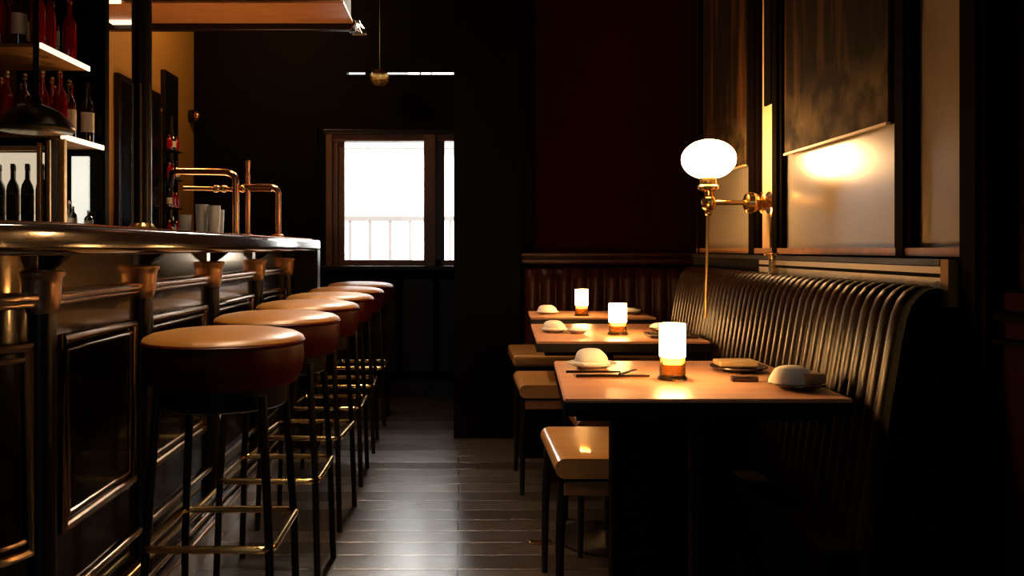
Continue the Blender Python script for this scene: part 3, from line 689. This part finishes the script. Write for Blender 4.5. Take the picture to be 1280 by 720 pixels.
# candles
def candle(x, y, r, h, label, e):
    t = thing('candle_holder', (x, y, 0.75), label, 'candle')
    MB().lathe([(r*1.12, 0.0), (r*1.15, 0.004), (r*1.0, 0.010), (r*0.98, h*0.405), (r*0.88, h*0.405), (r*0.87, h*0.1), (0, h*0.08)], n=28).build('glass_base', 'amber_glass', t, True)
    MB().lathe([(0, h*0.28), (r*0.80, h*0.28), (r*0.84, h*0.405), (r, h*0.415), (r, h), (r*0.9, h), (r*0.80, h*0.5), (0, h*0.5)], n=28).build('glowing_shade', 'candle_glow', t, True)
    return t
candle(0.49, 1.93, 0.0292, 0.128, 'largest glowing candle in amber glass on the front table', 0.42)
candle(0.555, 2.94, 0.031, 0.108, 'glowing candle in amber glass on the middle table', 0.42)
candle(0.548, 3.76, 0.029, 0.118, 'glowing candle in glass on the farthest table', 0.40)

# napkins, plates, cutlery
def plate(x, y, r, m_, label, rz=0, sq=False):
    if sq: mb = MB().rbox(-r*1.1, r*1.1, -r*0.7, r*0.7, 0.004, 0.012, 0.003).rbox(-r*0.8, r*0.8, -r*0.5, r*0.5, 0.0, 0.006, 0.002)
    else: mb = MB().lathe([(0, 0.002), (r*0.6, 0.0), (r*0.62, 0.003), (r, 0.011), (r*0.99, 0.014), (r*0.6, 0.007), (0, 0.006)], n=36)
    o = mb.build('plate', m_, None, True); o.location = (x, y, 0.75); o.rotation_euler = (0, 0, rz); tag(o, label, 'plate'); return o
def napkin(x, y, z, rx, ry, h, label, rz=0, fold=False):
    mb = MB(); n, k = 28, 8; rows = []
    for i in range(k+1):
        a = PI/2*i/k; r = math.cos(a)**0.65 if i < k else 0.001
        rows.append([(rx*r*math.cos(2*PI*j/n)*(1+0.05*math.sin(3*2*PI*j/n+i)), ry*r*math.sin(2*PI*j/n), h*math.sin(a)**0.9+0.0) for j in range(n)]+[])
    V = [[mb.bm.verts.new(p) for p in row] for row in rows]
    for a_, b_ in zip(V, V[1:]):
        for j in range(n): q = (j+1) % n; mb.bm.faces.new((a_[j], a_[q], b_[q], b_[j]))
    mb.bm.faces.new(V[-1]); mb.bm.faces.new(list(reversed(V[0])))
    t = mb.build('napkin', 'linen', None, True); t.location = (x, y, z); t.rotation_euler = (0, 0, rz)
    tag(t, label, 'napkin')
    if fold:
        MB().rbox(rx*0.15, rx*1.25, -ry*1.05, ry*0.8, 0.0, h*0.62, 0.006).build('folded_flap', 'tan_linen', t)
    else:
        MB().tube([(-rx*1.02, -ry*0.3, 0.006), (-rx*0.5, -ry*0.95, 0.006), (rx*0.5, -ry*0.95, 0.006), (rx*1.02, -ry*0.3, 0.006)], 0.004, 8).build('rolled_hem', 'linen', t, True)
    return t
plate(0.335, 2.12, 0.062, 'ceramic', 'small round plate under the domed napkin on the front table')
napkin(0.332, 2.12, 0.757, 0.043, 0.036, 0.042, 'white domed napkin at the left side of the front table')
plate(0.725, 1.80, 0.058, 'dark_ceramic', 'dark plate under the folded napkin by the front table corner', 0.3)
napkin(0.712, 1.80, 0.764, 0.048, 0.036, 0.036, 'white napkin with tan folded flap near the front table corner', 0.15, True)
plate(0.685, 2.06, 0.068, 'dark_ceramic', 'wide dark plate at the rear right of the front table', 0.1)
o = MB().rbox(-0.055, 0.04, -0.03, 0.03, 0, 0.014, 0.004).build('napkin', 'tan_linen'); o.location = (0.685, 2.06, 0.764); tag(o, 'flat tan folded napkin lying on the wide dark plate', 'napkin')
o = MB().rbox(-0.03, 0.03, -0.008, 0.008, 0, 0.012, 0.003).build('cutlery_rest', 'dark_ceramic'); o.location = (0.645, 1.90, 0.75); tag(o, 'small dark cutlery rest between the two right plates', 'cutlery rest')
def stick(x, y, l, rz, label, cat='chopstick', m_='dark_wood', nm='chopstick', z=0.7505):
    o = MB().tube([(-l/2, 0, 0.0035), (l/2, 0, 0.0035)], [0.0035, 0.0022], 8).build(nm, m_, None, True); o.location = (x, y, z); o.rotation_euler = (0, 0, rz); return tag(o, label, cat)
o = MB().rbox(-0.085, 0.085, -0.024, 0.024, 0, 0.003, 0.001).build('place_mat', 'tan_wood'); o.location = (0.355, 1.975, 0.75); tag(o, 'narrow wooden mat under the chopsticks on the front table', 'mat')
stick(0.32, 2.005, 0.13, 0.0, 'dark chopstick lying farther from the camera on the mat', z=0.753)
stick(0.355, 1.94, 0.17, 0.0, 'dark chopstick along the near edge of the mat', z=0.753)
kn = stick(0.395, 1.975, 0.085, 0.95, 'short dark knife laid diagonally at the mat end', 'knife', nm='knife', z=0.7565)
MB().box(0.0, 0.05, -0.005, 0.005, 0.003, 0.0045).build('blade', 'steel', kn)

plate(0.340, 3.02, 0.050, 'ceramic', 'small round plate at the left of the middle table')
napkin(0.340, 3.02, 0.757, 0.042, 0.035, 0.036, 'white domed napkin at the left of the middle table')
plate(0.420, 2.98, 0.040, 'ceramic', 'little saucer right of the napkin on the middle table')
napkin(0.420, 2.98, 0.757, 0.033, 0.028, 0.014, 'low flat white napkin on the saucer of the middle table')
plate(0.745, 3.05, 0.055, 'dark_ceramic', 'dark plate at the right of the middle table')
napkin(0.738, 3.05, 0.764, 0.045, 0.032, 0.018, 'flattened white napkin at the right of the middle table', 0, False)
o = MB().rbox(-0.085, 0.075, -0.06, 0.06, 0, 0.012, 0.004).build('serving_tray', 'dark_ceramic'); o.location = (0.725, 2.86, 0.75); tag(o, 'dark low tray at the right front corner of the middle table', 'tray')
plate(0.405, 3.85, 0.052, 'ceramic', 'round plate at the left of the farthest table')
napkin(0.402, 3.85, 0.757, 0.046, 0.035, 0.036, 'white domed napkin at the left of the farthest table')
plate(0.795, 3.85, 0.055, 'dark_ceramic', 'dark plate at the right of the farthest table')
napkin(0.775, 3.85, 0.764, 0.050, 0.035, 0.016, 'flat white napkin at the right of the farthest table')

# ------------------------------------------------------------------ low seats
def make_seat():
    t = thing('low_stool', (0, 0, 0), '', 'stool')
    # pad with rounded left and right edges
    mb = MB(); a = 0.13; pr = []
    for cx, cz, s0 in ((-a+0.028, 0.442, 90), (a-0.028, 0.442, -90)):
        pr += [(cx+0.028*math.cos(math.radians(s0+180*i/10)), cz+0.028*math.sin(math.radians(s0+180*i/10))) for i in range(11)]
    v0 = [mb.bm.verts.new((x, -0.21, z)) for x, z in pr]; v1 = [mb.bm.verts.new((x, 0.21, z)) for x, z in pr]
    mb.bm.faces.new(v0); mb.bm.faces.new(list(reversed(v1)))
    for i in range(len(pr)): j = (i+1) % len(pr); mb.bm.faces.new((v0[i], v0[j], v1[j], v1[i]))
    mb.build('seat', 'tan_wood', t, True)
    MB().box(-0.105, 0.105, -0.20, 0.20, 0.405, 0.416).build('underframe', 'black_paint', t)
    MB().rbox(-0.105, 0.11, -0.205, -0.185, 0.365, 0.405, 0.004).build('rail', 'orange_wood', t)
    MB().rbox(-0.105, 0.11, 0.185, 0.205, 0.365, 0.405, 0.004).build('rail', 'orange_wood', t)
    for sx in (-1, 1):
        for sy in (-1, 1):
            MB().tube([(sx*0.105, sy*0.185, 0.405), (sx*0.115, sy*0.195, 0.25), (sx*0.118, sy*0.198, 0.0)], [0.016, 0.013, 0.010], 10).build('leg', 'dark_metal', t, True)
    return t
s0 = make_seat()
for i, (x, y, l, rz) in enumerate([(0.395, 2.53, 'low stool with tan rounded seat just behind the front table', 0.0), (0.53, 3.06, 'low stool with tan seat tucked under the middle table', 0.0), (0.386, 3.78, 'low stool with tan seat at the farthest table', 0.0)]):
    o = s0 if i == 0 else copy_tree(s0)
    o.location = (x, y, 0); o['label'] = l; o.rotation_euler = (0, 0, rz)
fp = MB().rbox(-0.04, 0.04, -0.02, 0.02, 0, 0.006, 0.002).build('floor_strip', 'copper'); fp.location = (0.29, 3.0, 0.0); tag(fp, 'small flat copper-coloured strip on the floorboards beside the tables', 'floor plate')  # flat piece put in for an orange strip on the floor
